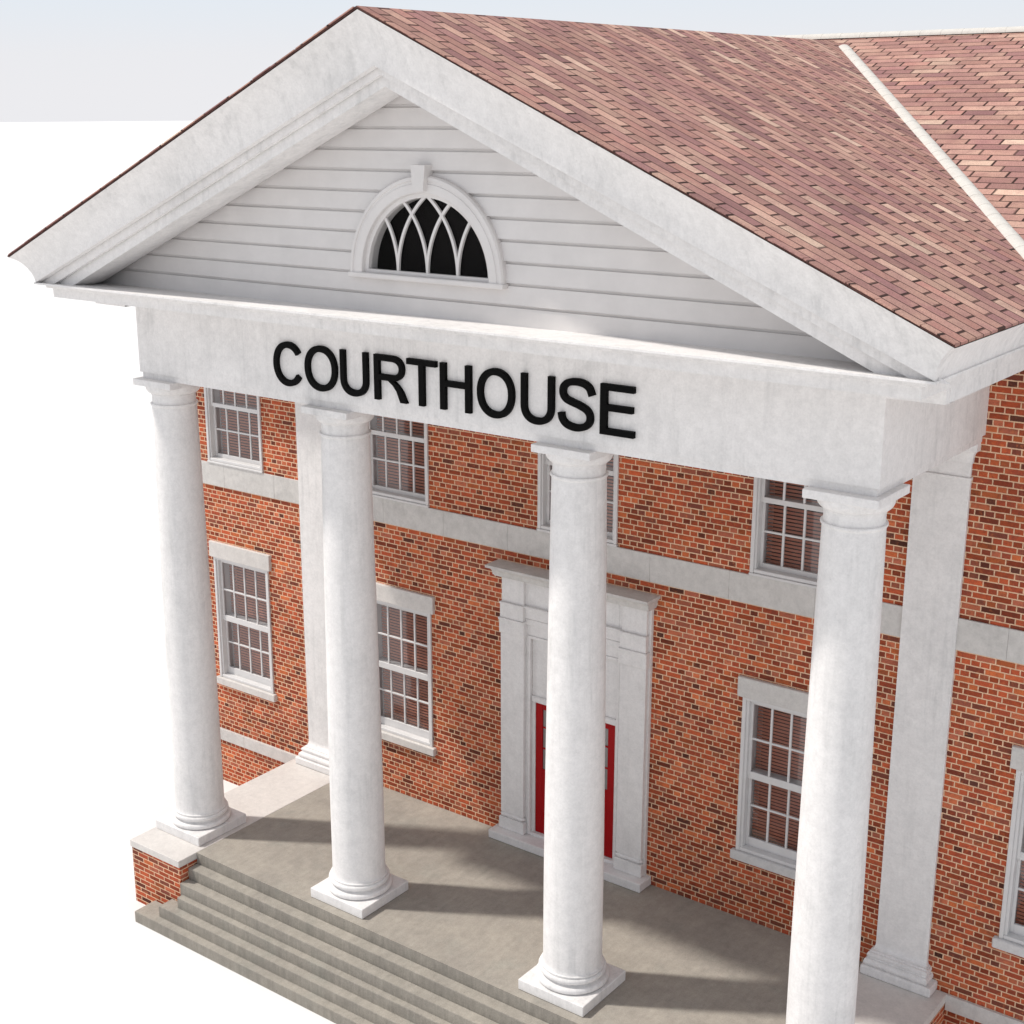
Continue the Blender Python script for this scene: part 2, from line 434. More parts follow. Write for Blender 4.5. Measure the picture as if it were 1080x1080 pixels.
# ------------------------------------------------------------------ porch, cheek walls, steps
pf = MB(); pf.box(-3.985, 3.985, -.547, D, GZ, 0.0, bv=0)
pf.build('porch_floor', M['concrete'], CH)
ys = [-.705, -.862, -.950, -1.072, -1.186]
hh = -GZ / 6
prev = -.547
for k, y in enumerate(ys):
    xl = -3.985 if k < 2 else [0, 0, 3.95, 4.185, 4.545][k] * -1
    m = MB(); m.box(xl, -xl, y, prev + (-.001) if k < 2 else -.8395, GZ - .002 * k, -hh * (k + 1), bv=.007)
    if k >= 2:   # wings that return in front of the cheek walls
        for sx in (-1, 1):
            a, b = sorted((sx * 3.90, sx * abs(xl)))
    m.build('step', M['concrete'], CH)
    prev = y
for k, (x1, y) in enumerate(((4.185, -1.072), (4.545, -1.186))):
    pass
for sx in (-1, 1):
    a, b = sorted((sx * 4.945, sx * 3.989))
    m = MB(); m.box(a, b, -.838, D, GZ, -.094)
    ck = m.build('cheek_wall', M['brick2'], CH)
    a, b = sorted((sx * 4.961, sx * 3.987))
    m = MB(); m.box(a, b, -.856, D, -.094, .002, bv=.005); m.build('cap', M['cap'], ck)

# ------------------------------------------------------------------ columns
def torus_prof(z0, z1, r, rin, n=8):
    h = (z1 - z0) / 2; zc = (z0 + z1) / 2
    return [(r - h + h * math.cos(a), zc + h * math.sin(a)) for a in [(-PI / 2) + PI * k / n for k in range(n + 1)]]
def shaft_r(z):
    t = max(0.0, (z - 1.2) / (5.85 - 1.2))
    return .325 - .047 * t ** 1.35
def make_column(x):
    m = MB()
    pr = [(.30, .1275)] + torus_prof(.1285, .206, .405, .36, 12) + [(.358, .208), (.340, .216), (.338, .226), (.346, .232)] + torus_prof(.234, .300, .376, .33, 12) + [(.344, .302), (.352, .304), (.352, .322), (.338, .328), (.330, .345), (.3265, .37)]
    pr += [(shaft_r(z), z) for z in [.40 + k * (5.84 - .40) / 28 for k in range(29)]]
    pr += [(.292, 5.858), (.295, 5.868), (.292, 5.880), (.270, 5.884), (.270, 5.985)]
    o = m.build
    m.lathe(pr, x, 0.0)
    ob = m.build('column', M['white'], CH, (x, 0, 0), autosmooth=35)
    boxobj('plinth', M['white'], ob, x - .4301, x + .4301, -.4301, .4301, .003, .1285, bv=.006, origin=(x, 0, 0))
    c = MB()
    e = [(.27, 5.984), (.279, 5.99), (.279, 6.004)] + [(.279 + .064 * math.sin(a), 6.008 + .098 * (1 - math.cos(a))) for a in [PI / 2 * k / 8 for k in range(9)]]
    c.lathe(e, x, 0.0, 64)
    c.box(x - .3485, x + .3485, -.3485, .3485, 6.1065, 6.1865, bv=.004)
    c.build('capital', M['white'], ob, (x, 0, 0), autosmooth=35)
for x in (-4.5, -XI, XI, 4.5): make_column(x)

# pilasters
for sx in (-1, 1):
    c = sx * 4.423; cb = sx * 4.437
    m = MB(); m.box(c - .293, c + .293, D - .040, D + .02, .335, 5.79)
    m.box(c - .305, c + .305, D - .056, D + .01, 5.79, 5.815, bv=.005)
    m.box(c - .288, c + .288, D - .036, D + .015, 5.815, 5.96, bv=.003)
    ob = m.build('pilaster', M['white'], CH, (c, D, 0))
    b = MB(); b.box(cb - .403, cb + .403, D - .224, D + .01, .003, .112, bv=.012)
    bp = [(.180, .060, .1121), (.196, .070, .130), (.200, .073, .150), (.194, .069, .172), (.176, .058, .188), (.150, .044, .191), (.148, .043, .204), (.150, .045, .210), (.160, .050, .222), (.160, .050, .240), (.148, .044, .252),
          (.115, .030, .254), (.113, .029, .268), (.080, .014, .272), (.062, .008, .284), (.048, .002, .305), (.040, .0, .335)]
    Lb = [[(c - .293 - ox, D + .01, z) for oy, ox, z in bp], [(c - .293 - ox, D - oy, z) for oy, ox, z in bp], [(c + .293 + ox, D - oy, z) for oy, ox, z in bp], [(c + .293 + ox, D + .01, z) for oy, ox, z in bp]]
    for A, B in zip(Lb, Lb[1:]): b.strip(A, B)
    b.build('base', M['white'], ob, (c, D, 0))
    cp = MB()
    prf = [(0.0, 5.96), (.012, 5.962), (.012, 5.985)] + [(.012 + .052 * (1 - math.cos(a)), 5.985 + .11 * math.sin(a)) for a in [PI / 2 * k / 6 for k in range(7)]] + [(.064, 6.184)]
    L = [[(c - .288 - o_, D + .01, z) for o_, z in prf], [(c - .288 - o_, D - .036 - o_, z) for o_, z in prf], [(c + .288 + o_, D - .036 - o_, z) for o_, z in prf], [(c + .288 + o_, D + .01, z) for o_, z in prf]]
    for A, B in zip(L, L[1:]): cp.strip(A, B)
    cp.quad(L[0][-1], L[1][-1], L[2][-1], L[3][-1])
    cp.build('capital', M['white'], ob, (c, D, 0))

# ------------------------------------------------------------------ entablature
ZB, ZT = 6.187, 7.10
e = MB()
def ring(outer_x, outer_y, z0, z1, inner=.52):
    ix, iy = outer_x - inner, outer_y - inner
    # U-shaped beam, outer faces, inner faces, bottom
    O = [(-outer_x, D, 0), (-outer_x, -outer_y, 0), (outer_x, -outer_y, 0), (outer_x, D, 0)]
    I = [(-ix, D, 0), (-ix, -iy, 0), (ix, -iy, 0), (ix, D, 0)]
    for P_, Q in zip(O, O[1:]): e.quad((P_[0], P_[1], z0), (Q[0], Q[1], z0), (Q[0], Q[1], z1), (P_[0], P_[1], z1))
    for P_, Q in zip(I, I[1:]): e.quad((P_[0], P_[1], z0), (Q[0], Q[1], z0), (Q[0], Q[1], z1), (P_[0], P_[1], z1))
    for k in range(3):
        e.quad((O[k][0], O[k][1], z0), (O[k + 1][0], O[k + 1][1], z0), (I[k + 1][0], I[k + 1][1], z0), (I[k][0], I[k][1], z0))
        e.quad((O[k][0], O[k][1], z1), (O[k + 1][0], O[k + 1][1], z1), (I[k + 1][0], I[k + 1][1], z1), (I[k][0], I[k][1], z1))
ring(X0 - .028, Y0 - .022, ZB, 6.262, .46)
ring(X0, Y0, 6.262, ZT)
e.build('entablature', M['white'], CH)
boxobj('porch_ceiling', M['white2'], CH, -4.30, 4.30, .27, D - .002, 6.62, 6.66, bv=0)

# cornice profiles, t = inset from the roof corner
CROWN = [(0.0, 7.700), (.030, 7.690), (.075, 7.662), (.115, 7.622), (.150, 7.572), (.178, 7.515), (.197, 7.458), (.206, 7.404)]
LOW = [(.190, 7.402), (.190, 7.382), (.285, 7.372), (.290, 7.338), (.343, 7.326), (.348, 7.222), (.365, 7.219), (.367, 7.085)]
c = MB()
def pt(t, z, sx, front=True):
    return (sx * (XR - t), -(YR - t), z)
for sx in (-1, 1):
    # side crown + low profile, from the front mitre back to the main building
    A = [pt(t, z, sx) for t, z in CROWN]; 
    B = [(sx * (XR - t), YE + t, z) for t, z in CROWN]
    c.strip(A, B, True)
    A = [pt(t, z, sx) for t, z in LOW[:6]] + [(sx * (XR - .365), -.42, 7.219), (sx * (XR - .367), -.42, 7.085), (sx * X0 - sx * .01, -.42, 7.083)]
    B = [(sx * (XR - t), YE + t, z) for t, z in LOW] + [(sx * X0 - sx * .01, D, 7.083)]
    c.strip(A, B)
    c.quad((sx * (XR - .367), -.42, 7.085), (sx * (X0 - .01), -.42, 7.083), (sx * (X0 - .01), -.42, 7.2188), (sx * (XR - .365), -.42, 7.2188))
    # crown underside to lip
    c.strip([pt(.206, 7.404, sx), pt(.190, 7.402, sx)], [(sx * (XR - .206), YE + .206, 7.404), (sx * (XR - .19), YE + .19, 7.402)])
    # main building eaves on the front
    A = [(sx * (XR - t), YE + t, z) for t, z in CROWN]; B = [(sx * (EX - t), YE + t, z) for t, z in CROWN]; c.strip(A, B, True)
    A = [(sx * (XR - t), YE + t, z) for t, z in LOW] + [(sx * X0, D + .001, 7.083)]; B = [(sx * (EX - t), YE + t, z) for t, z in LOW] + [(sx * WX, D + .001, 7.083)]; c.strip(A, B)
    # flank and rear
    A2 = [(sx * (EX - t), YE + t, z) for t, z in CROWN]; B2 = [(sx * (EX - t), EY2 - t, z) for t, z in CROWN]; c.strip(A2, B2, True)
    A3 = [(sx * (EX - t), YE + t, z) for t, z in LOW] + [(sx * WX, D, 7.083)]; B3 = [(sx * (EX - t), EY2 - t, z) for t, z in LOW] + [(sx * WX, WY2, 7.083)]; c.strip(A3, B3)
c.strip([(-(EX - t), EY2 - t, z) for t, z in CROWN + LOW] + [(-WX, WY2, 7.083)], [((EX - t), EY2 - t, z) for t, z in CROWN + LOW] + [(WX, WY2, 7.083)])
# front: low profile with the ledge on top
FB = [(-(Y0 + .09), 7.219), (-(Y0 + .088), 7.085), (-Y0 + .01, 7.083)]
A = [pt(t, z, -1) for t, z in LOW[:6]] + [(-(XR - .36), y_, z_) for y_, z_ in FB]; B = [pt(t, z, 1) for t, z in LOW[:6]] + [(XR - .36, y_, z_) for y_, z_ in FB]
c.strip(A, B)
c.quad((-XR + .19, -YR + .19, 7.402), (XR - .19, -YR + .19, 7.402), (XR - .30, -.38, 7.352), (-XR + .30, -.38, 7.352))
c.build('cornice', M['white'], CH, autosmooth=30)

# raking cornice
rk = MB()
ND = [0, .0, .012, .03, .05, .07, .085, .10]
CR2 = [(0.0, 7.700), (.030, 7.690), (.075, 7.662), (.115, 7.622), (.150, 7.572), (.178, 7.515), (.197, 7.458), (.206, 7.404)]
for sx in (-1, 1):
    A = []; B = []
    for (t, z), dr in zip(CR2, ND):
        A.append((sx * (XR - t), -(YR - t), z)); B.append((0, -(YR - t), z + KS * (XR - t) - dr))
    rk.strip(A, B, True)
    LO = [(-1.150, 9.770), (-1.088, 9.768), (-1.080, 9.800), (-1.066, 9.800), (-1.062, 9.700), (-1.020, 9.698), (-1.014, 9.722), (-1.002, 9.722), (-.998, 9.594), (-.90, 9.586), (-.84, 9.575), (-.72, 9.575), (-.60, 9.59), (-.50, 9.62), (-.44, 9.66), (-.415, 9.70), (-.385, 9.72)]
    A = []; B = []
    for i, (y, z0) in enumerate(LO):
        if i == 0: A.append((sx * (XR - .206), y, 7.404)); B.append((0, y, 7.404 + KS * (XR - .206) - .10))
        else:
            k_s = .4295 if i < 4 else .436 if i < 8 else .441
            A.append((sx * (z0 - 7.385) / k_s, y, 7.385)); B.append((0, y, z0))
    rk.strip(A[:10], B[:10]); rk.strip(A[9:], B[9:], True)
rk.build('raking_cornice', M['white'], CH, autosmooth=28)

# ------------------------------------------------------------------ tympanum siding
sd = MB()
CZ = 7.757; RH = .90
def xmax(z): return min((9.735 - z) / .441, 5.30)
def hole(z): return math.sqrt(max(0, RH * RH - (z - CZ) ** 2)) if z >= CZ - .06 else 0
z = 7.112
while z < 9.72:
    zt = min(z + .208, 9.73)
    nsub = 6
    for k in range(nsub):
        a = z + (zt - z) * k / nsub; b = z + (zt - z) * (k + 1) / nsub
        ya = -.436 + .022 * (k / nsub); yb = -.436 + .022 * ((k + 1) / nsub)
        if b < 7.30: continue
        if k == 0: a0 = a + .030
        else: a0 = a
        zm = (a + b) / 2
        inside = CZ - .03 < zm < CZ + RH
        ha, hb = (math.sqrt(max(0, RH ** 2 - max(0, a0 - CZ) ** 2)), math.sqrt(max(0, RH ** 2 - max(0, b - CZ) ** 2))) if inside else (0, 0)
        for sx in (-1, 1):
            p = [(sx * ha, a0, ya), (sx * xmax(a0), a0, ya), (sx * xmax(b), b, yb), (sx * hb, b, yb)]
            sd.quad(*[(x_, y_, z_) for x_, z_, y_ in p])
            if k == 0:   # underside and recess
                sd.quad((sx * ha, ya, a0), (sx * xmax(a0), ya, a0), (sx * xmax(a0), -.392, a0), (sx * ha, -.392, a0))
                sd.quad((sx * ha, -.392, a), (sx * xmax(a), -.392, a), (sx * xmax(a), -.392, a0), (sx * ha, -.392, a0))
                if z > 7.3: sd.quad((sx * ha, -.408, a), (sx * xmax(a), -.408, a), (sx * xmax(a), -.392, a), (sx * ha, -.392, a))
    z += .208
tym = sd.build('tympanum', M['siding'], CH)
for p in tym.data.polygons: p.use_smooth = False

# fan window
f = MB(); NS = 56
def arc(r, y, z_c=CZ): return [(r * math.cos(PI * k / NS), y, z_c + r * math.sin(PI * k / NS)) for k in range(NS + 1)]
prof = [(1.0, -.39), (1.0, -.470), (.985, -.490), (.955, -.492), (.948, -.478), (.925, -.478), (.918, -.487), (.835, -.487), (.828, -.480), (.822, -.436), (.782, -.432), (.776, -.385), (.776, -.30)]
for (r1, y1), (r2, y2) in zip(prof, prof[1:]): f.strip(arc(r1, y1), arc(r2, y2), True)
fan = f.build('fan_window', M['siding'], CH, (0, -.45, CZ), autosmooth=25)
mt = MB()
def ribbon(pts, w, y0, y1):
    n = len(pts); L = []; Rr = []
    for i, (x, z) in enumerate(pts):
        a = pts[max(0, i - 1)]; b = pts[min(n - 1, i + 1)]
        dx, dz = b[0] - a[0], b[1] - a[1]; l = math.hypot(dx, dz); nx, nz = -dz / l * w / 2, dx / l * w / 2
        L.append((x + nx, z + nz)); Rr.append((x - nx, z - nz))
    for P_, Q in ((L, Rr),):
        mt.strip([(x, y0, z) for x, z in P_], [(x, y0, z) for x, z in Q])
        mt.strip([(x, y0, z) for x, z in P_], [(x, y1, z) for x, z in P_]); mt.strip([(x, y0, z) for x, z in Q], [(x, y1, z) for x, z in Q])
GR = .785; RA = .965; zb0 = CZ + .03; kk = 0
for xb in (-.39, 0, .39):
    for sx in (-1, 1):
        cx = xb + sx * RA; pts = []
        for k in range(0, 80):
            a = k / 80 * 1.35
            x = cx - sx * RA * math.cos(a); zz = zb0 + RA * math.sin(a)
            pts.append((x, zz))
            if x * x + (zz - CZ) ** 2 > GR * GR: break
        ribbon(pts, .030, -.418 - kk * .0007, -.392); kk += 1
mt.build('muntin', M['siding'], fan, (0, -.45, CZ))
gl = MB(); gl.quad(*[(x, -.388, z) for x, y, z in arc(.81, 0)]); gl.build('pane', M['glass_dark'], fan, (0, -.45, CZ))
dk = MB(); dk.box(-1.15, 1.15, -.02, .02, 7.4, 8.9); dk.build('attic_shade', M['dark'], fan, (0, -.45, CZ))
k_ = MB(); k_.prism([(-.066, CZ + .85), (.066, CZ + .85), (.092, 8.858), (-.092, 8.858)], -.545, -.40); k_.build('keystone', M['siding'], fan, (0, -.45, CZ))
s_ = MB(); s_.box(-1.01, 1.01, -.505, -.385, 7.705, 7.758, bv=.008); s_.box(-.80, .80, -.430, -.384, 7.758, 7.792, bv=.003); s_.build('sill', M['siding'], fan, (0, -.45, CZ))

# ------------------------------------------------------------------ roofs
def slab(m, top, th=.026):
    """closed slab from a convex polygon"""
    n = len(top); i = len(m.v)
    m.v += [tuple(p) for p in top] + [(p[0], p[1], p[2] - th) for p in top]
    m.f.append(tuple(i + k for k in range(n))); m.sm.append(False)
    m.f.append(tuple(i + n + k for k in range(n - 1, -1, -1))); m.sm.append(False)
    for k in range(n):
        k2 = (k + 1) % n
        m.f.append((i + k2, i + k, i + n + k, i + n + k2)); m.sm.append(False)
LIFT = .008; OV = .010
r1 = MB()
for sx in (-1, 1):
    xo = XR + .002
    slab(r1, [(0, -YR - OV, ZA + LIFT), (sx * xo, -YR - OV, ZA + LIFT - KS * xo), (sx * xo, YE, ZA + LIFT - KS * xo), (0, 9.0, ZA + LIFT)], .020)
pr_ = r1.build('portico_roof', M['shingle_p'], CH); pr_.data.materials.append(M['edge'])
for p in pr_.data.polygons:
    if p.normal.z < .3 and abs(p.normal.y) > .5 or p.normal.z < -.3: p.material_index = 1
tb = MB(); rnd = random.Random(5)
for sx in (-1, 1):
    x = .02
    while x < XR - .05:
        L_ = min(.385 * rnd.choice((.5, .7, 1, 1)) * .913, XR - x); o_ = rnd.uniform(.0, .012); g_ = rnd.choice((0, .006, .014)); up = rnd.uniform(.003, .010)
        za, zb_ = ZA + LIFT - KS * (x + g_), ZA + LIFT - KS * (x + L_)
        slab(tb, [(sx * (x + g_), -YR - OV - .004 - o_, za + up), (sx * (x + L_), -YR - OV - .004 - o_, zb_ + up), (sx * (x + L_), -YR + .12, zb_ + .001), (sx * (x + g_), -YR + .12, za + .001)], .010)
        x += L_
tb.build('verge_shingle', M['shingle_p'], pr_)
r2 = MB()
for sx in (-1, 1):
    slab(r2, [(sx * XR, YE - OV, ZE + .004), (sx * (EX + OV), YE - OV, ZE + .004), (sx * RX, RY, RZ), (0, RY, RZ), (0, 9.0, ZA + .004)])
slab(r2, [(EX + OV, EY2 + OV, ZE + .004), (-EX - OV, EY2 + OV, ZE + .004), (-RX, RY, RZ), (RX, RY, RZ)])
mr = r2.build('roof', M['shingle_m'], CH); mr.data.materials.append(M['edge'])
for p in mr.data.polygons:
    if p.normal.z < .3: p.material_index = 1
r3 = MB()
for sx in (-1, 1): slab(r3, [(sx * (EX + OV), YE - OV, ZE + .004), (sx * (EX + OV), EY2 + OV, ZE + .004), (sx * RX, RY, RZ)])
r3.build('hip_roof', M['shingle_h'], CH)

def cap_run(m, a, b, r=.085, seg=.30, sink=.03, nrm=Vector((0, 0, 1))):
    a = Vector(a); b = Vector(b); d = (b - a); L = d.length; d.normalize()
    n = int(L / seg); s1 = d.cross(nrm).normalized(); up = s1.cross(d).normalized()
    for k in range(n):
        p0 = a + d * (L * k / n); p1 = a + d * (L * (k + 1) / n + .012)
        r0, r1_ = r * 1.02, r * .99
        P0 = []; P1 = []; P2 = []
        for j in range(9):
            an = PI * j / 8
            o = s1 * math.cos(an); u_ = up * math.sin(an)
            P0.append(p0 + (o * r0 * 1.1 + u_ * r0 * .8) - up * sink); P1.append(p1 + (o * r1_ * 1.1 + u_ * r1_ * .8) - up * sink)
            P2.append(p0 + (o * (r0 - .02) + u_ * (r0 - .02) * .8) - up * sink)
        m.strip(P0, P1, True); m.strip(P0, P2)
rc = MB()
cap_run(rc, (RX, RY, RZ + .01), (-RX, RY, RZ + .01), r=.095)
for sx in (-1, 1):
    cap_run(rc, (sx * EX, YE, ZE + .01), (sx * RX, RY, RZ + .01)); cap_run(rc, (sx * EX, EY2, ZE + .01), (sx * RX, RY, RZ + .01))
rc.build('ridge_cap', M['ridge'], CH, autosmooth=40)
for sx in (-1, 1):
    vc = MB(); cap_run(vc, (sx * 5.70, YE + .04, ZE + .03), (sx * .27, 8.66, 10.185), r=.088, sink=.02)
    vc.build('valley_cap', M['ridge'], CH, autosmooth=40)

# ------------------------------------------------------------------ door surround
ds = MB()
W2 = M['white2']
ds.box(-1.11, -.662, D - .05, D + .03, .12, 3.68, bv=.003); ds.box(.662, 1.11, D - .05, D + .03, .12, 3.68, bv=.003)
ds.box(-.661, -.608, D - .006, D + .03, .16, 2.0145, bv=.002); ds.box(.608, .661, D - .006, D + .03, .16, 2.0145, bv=.002)
ds.box(-.6615, .6615, D - .05, D + .03, 2.90, 3.68, bv=0)
ds.box(-.6612, .6612, D + .0, D + .03, 2.10, 2.899)          # recessed panel
ds.box(-.6612, .6612, D - .030, D + .08, 2.015, 2.10, bv=.010)   # shelf above the doors
for sx in (-1, 1):
    a, b = sorted((sx * .72, sx * 1.088))
    ds.box(a, b, D - .110, D - .049, .36, 2.91, bv=.003)
    ds.box(a - .018, b + .018, D - .130, D - .048, .1235, .29, bv=.004); ds.box(a - .010, b + .010, D - .122, D - .047, .29, .36, bv=.025)
    ds.box(a - .012, b + .012, D - .132, D - .048, 2.905, 3.10, bv=.006)
    ds.box(a - .016, b + .016, D - .150, D - .047, 3.085, 3.115, bv=.006)
    ds.box(a + .002, b - .002, D - .128, D - .046, 3.115, 3.30, bv=.003)
    ds.box(a - .004, b + .004, D - .140, D - .045, 3.296, 3.325, bv=.006)
    ds.box(a + .012, b - .012, D - .100, D - .0455, 3.325, 3.68, bv=.003)
ds.box(-.72, .72, D - .082, D - .044, 3.16, 3.30, bv=.004); ds.box(-.72, .72, D - .104, D - .043, 3.296, 3.325, bv=.006)
ds.box(-.72, .72, D - .068, D - .0442, 3.07, 3.15, bv=.004)
for s_x in (-1, 1):   # panel edge beads
    a, b = sorted((s_x * .652, s_x * .690)); ds.box(a, b, D - .062, D - .049, .125, 2.93, bv=.004)
ds.box(-.652, .652, D - .062, D - .0495, 2.89, 2.93, bv=.004)
sur = ds.build('door_surround', M['white2'], CH, (0, D, 0))
pb = MB(); pb.box(-1.181, 1.181, D - .27, D + .05, .003, .120, bv=.008); pb.box(-.661, .661, D - .05, D + .10, .120, .160, bv=.004)
pb.build('threshold', M['white2'], sur, (0, D, 0))
cc = MB()
prf = [(.060, 3.668), (.175, 3.672), (.180, 3.690), (.196, 3.692)] + [(.196 + .085 * (1 - math.cos(a_)), 3.694 + .100 * math.sin(a_)) for a_ in [PI / 2 * k / 6 for k in range(7)]] + [(.284, 3.796), (.299, 3.80), (.299, 3.835)]
base_x = 1.193 - .299 * .42
L = []
for (o_, z_) in prf: L.append((o_, z_))
P0 = [(-(1.193 - (.299 - o_) * .42), D + .01, z_) for o_, z_ in L]; P1 = [(-(1.193 - (.299 - o_) * .42), D - o_, z_) for o_, z_ in L]
P2 = [(-p[0], p[1], p[2]) for p in P1]; P3 = [(-p[0], p[1], p[2]) for p in P0]
cc.strip(P0, P1); cc.strip(P1, P2); cc.strip(P2, P3)
cc.quad(P0[-1], P1[-1], P2[-1], P3[-1]); cc.quad(P0[0], P1[0], P2[0], P3[0])
cc.build('cornice', M['band'], sur, (0, D, 0))
# doors (pair of leaves)
for sx in (-1, 1):
    d = MB(); y0, y1 = D + .004, D + .045
    x_in, x_out = .004, .605
    gi, go = .115, .500          # glazed part
    def bx(a, b, ya, yb, za, zb, bv=.003):
        a, b = sorted((sx * a, sx * b)); d.box(a, b, ya, yb, za, zb, bv=bv)
    bx(x_in, gi, y0, y1, .165, 2.008); bx(go, x_out, y0, y1, .165, 2.008)
    bx(gi, go, y0 + .001, y1 - .001, 1.930, 2.008); bx(gi, go, y0 + .001, y1 - .001, .165, 1.09)
    for zz in (1.68, 1.386): bx(gi, go, y0 + .008, y1 - .008, zz - .011, zz + .011)
    bx((gi + go) / 2 - .009, (gi + go) / 2 + .009, y0 + .009, y1 - .009, 1.09, 1.93)
    dr = d.build('door', M['red'], CH, (sx * .605, D, .165))
    p = MB(); a, b = sorted((sx * gi, sx * go)); p.quad((a, y0 + .02, 1.09), (b, y0 + .02, 1.09), (b, y0 + .02, 1.93), (a, y0 + .02, 1.93))
    p.build('pane', M['glass_door'], dr, (sx * .605, D, .165))
    h = MB(); a, b = sorted((sx * .045, sx * .065)); h.box(a, b, D - .045, D - .030, .98, 1.20, bv=.004); h.box(a, b, D - .030, D + .004, .985, 1.0); h.box(a, b, D - .030, D + .004, 1.18, 1.195)
    h.build('handle', M['jamb'], dr, (sx * .605, D, .165))
bk = MB(); bk.box(-.64, .64, D + .30, D + .34, .1, 2.2); bk.build('lobby_shade', M['jamb'], CH)

# ------------------------------------------------------------------ sign
SG = empty('courthouse_sign', (0, -Y0, 6.38), 'black raised capital letters COURTHOUSE across the white frieze above the columns', 'sign')
ZL, ZU = 6.382, 6.874; HC = ZU - ZL; SW = .070
YF, YB_ = -Y0 - .045, -Y0 + .004
def letter(x0, x1, parts):
    m = MB()
    for kind, data in parts:
        if kind == 'poly': m.prism([(x0 + (x1 - x0) * a, ZL + HC * b) for a, b in data], YF, YB_)
        else:
            closed, pts, wd = data
            P_ = [(x0 + (x1 - x0) * a, ZL + HC * b) for a, b in pts]; n = len(P_)
            Lq = []; Rq = []
            for i in range(n):
                if closed: a, b = P_[(i - 1) % n], P_[(i + 1) % n]
                else: a, b = P_[max(0, i - 1)], P_[min(n - 1, i + 1)]
                dx, dz = b[0] - a[0], b[1] - a[1]; l = math.hypot(dx, dz); nx, nz = -dz / l * wd / 2, dx / l * wd / 2
                Lq.append((P_[i][0] + nx, P_[i][1] + nz)); Rq.append((P_[i][0] - nx, P_[i][1] - nz))
            if closed: Lq.append(Lq[0]); Rq.append(Rq[0])
            bvl = .006
            def ins(p, q, f_): return (p[0] + (q[0] - p[0]) * f_, p[1] + (q[1] - p[1]) * f_)
            L2 = [ins(p, q, bvl / wd) for p, q in zip(Lq, Rq)]; R2 = [ins(q, p, bvl / wd) for p, q in zip(Lq, Rq)]
            m.strip([(x, YF, z) for x, z in L2], [(x, YF, z) for x, z in R2])
            m.strip([(x, YF, z) for x, z in L2], [(x, YF + bvl, z) for x, z in Lq]); m.strip([(x, YF, z) for x, z in R2], [(x, YF + bvl, z) for x, z in Rq])
            m.strip([(x, YF + bvl, z) for x, z in Lq], [(x, YB_, z) for x, z in Lq]); m.strip([(x, YF + bvl, z) for x, z in Rq], [(x, YB_, z) for x, z in Rq])
            if not closed:
                for e_ in (0, -1): m.quad((L2[e_][0], YF, L2[e_][1]), (R2[e_][0], YF, R2[e_][1]), (Rq[e_][0], YF + bvl, Rq[e_][1]), (Rq[e_][0], YB_, Rq[e_][1]), (Lq[e_][0], YB_, Lq[e_][1]), (Lq[e_][0], YF + bvl, Lq[e_][1]))
    return m.build('letter', M['black'], SG, ((x0 + x1) / 2, -Y0, ZL))
def sp(x0, x1): return SW / (x1 - x0), SW / HC
def rect(a, b, c_, d_): return ('poly', [(a, c_), (b, c_), (b, d_), (a, d_)])
def ell(cx, cz, rx, rz, a0, a1, n=40, pw=2.0):
    out = []
    for k in range(n + 1):
        a = math.radians(a0 + (a1 - a0) * k / n); ca, sa = math.cos(a), math.sin(a)
        out.append((cx + rx * math.copysign(abs(ca) ** (2 / pw), ca), cz + rz * math.copysign(abs(sa) ** (2 / pw), sa)))
    return out
def Lc(x0, x1):
    w, h = sp(x0, x1); letter(x0, x1, [('str', (False, ell(.5 + .02, .5, .5 - w / 2, .515 - h / 2, 34, 326, 56, 2.1), SW))])
def Lo(x0, x1):
    w, h = sp(x0, x1); letter(x0, x1, [('str', (True, ell(.5, .5, .5 - w / 2, .518 - h / 2, 0, 360 - 6, 60, 2.15), SW))])
def Lu(x0, x1):
    w, h = sp(x0, x1); p = [(w / 2, 1.0), (w / 2, .8), (w / 2, .6)] + ell(.5, .37, .5 - w / 2, .385 - h / 2, 180, 360, 30, 2.25) + [(1 - w / 2, .6), (1 - w / 2, .8), (1 - w / 2, 1.0)]
    letter(x0, x1, [('str', (False, p, SW))])
def Lt(x0, x1):
    w, h = sp(x0, x1); letter(x0, x1, [rect(0, 1, 1 - h * .9, 1), rect(.5 - w / 2, .5 + w / 2, 0, 1 - h * .9)])
def Lh(x0, x1):
    w, h = sp(x0, x1); letter(x0, x1, [rect(0, w, 0, 1), rect(1 - w, 1, 0, 1), rect(w, 1 - w, .5, .5 + h * .9)])
def Le(x0, x1):
    w, h = sp(x0, x1); letter(x0, x1, [rect(0, w, 0, 1), rect(w, 1, 0, h * .9), rect(w, .95, .5 - h * .2, .5 + h * .7), rect(w, .985, 1 - h * .9, 1)])
def Lr(x0, x1):
    w, h = sp(x0, x1); h *= .92
    zt, zm = 1 - h / 2, .445 + h / 2
    bowl = [(w, zt), (.3, zt), (.5, zt)] + ell(.56, (zt + zm) / 2, .36 - w / 2 + .03, (zt - zm) / 2, 86, -86, 18, 2.2) + [(.5, zm), (.3, zm), (w, zm)]
    leg = [(.46, .445), (.60, .36), (.72, .24), (.84, 0.0), (1.04, 0.0), (.90, .24), (.78, .36), (.66, .435), (.60, .446)]
    letter(x0, x1, [rect(0, w, 0, 1), ('str', (False, bowl, SW * .95)), ('poly', leg)])
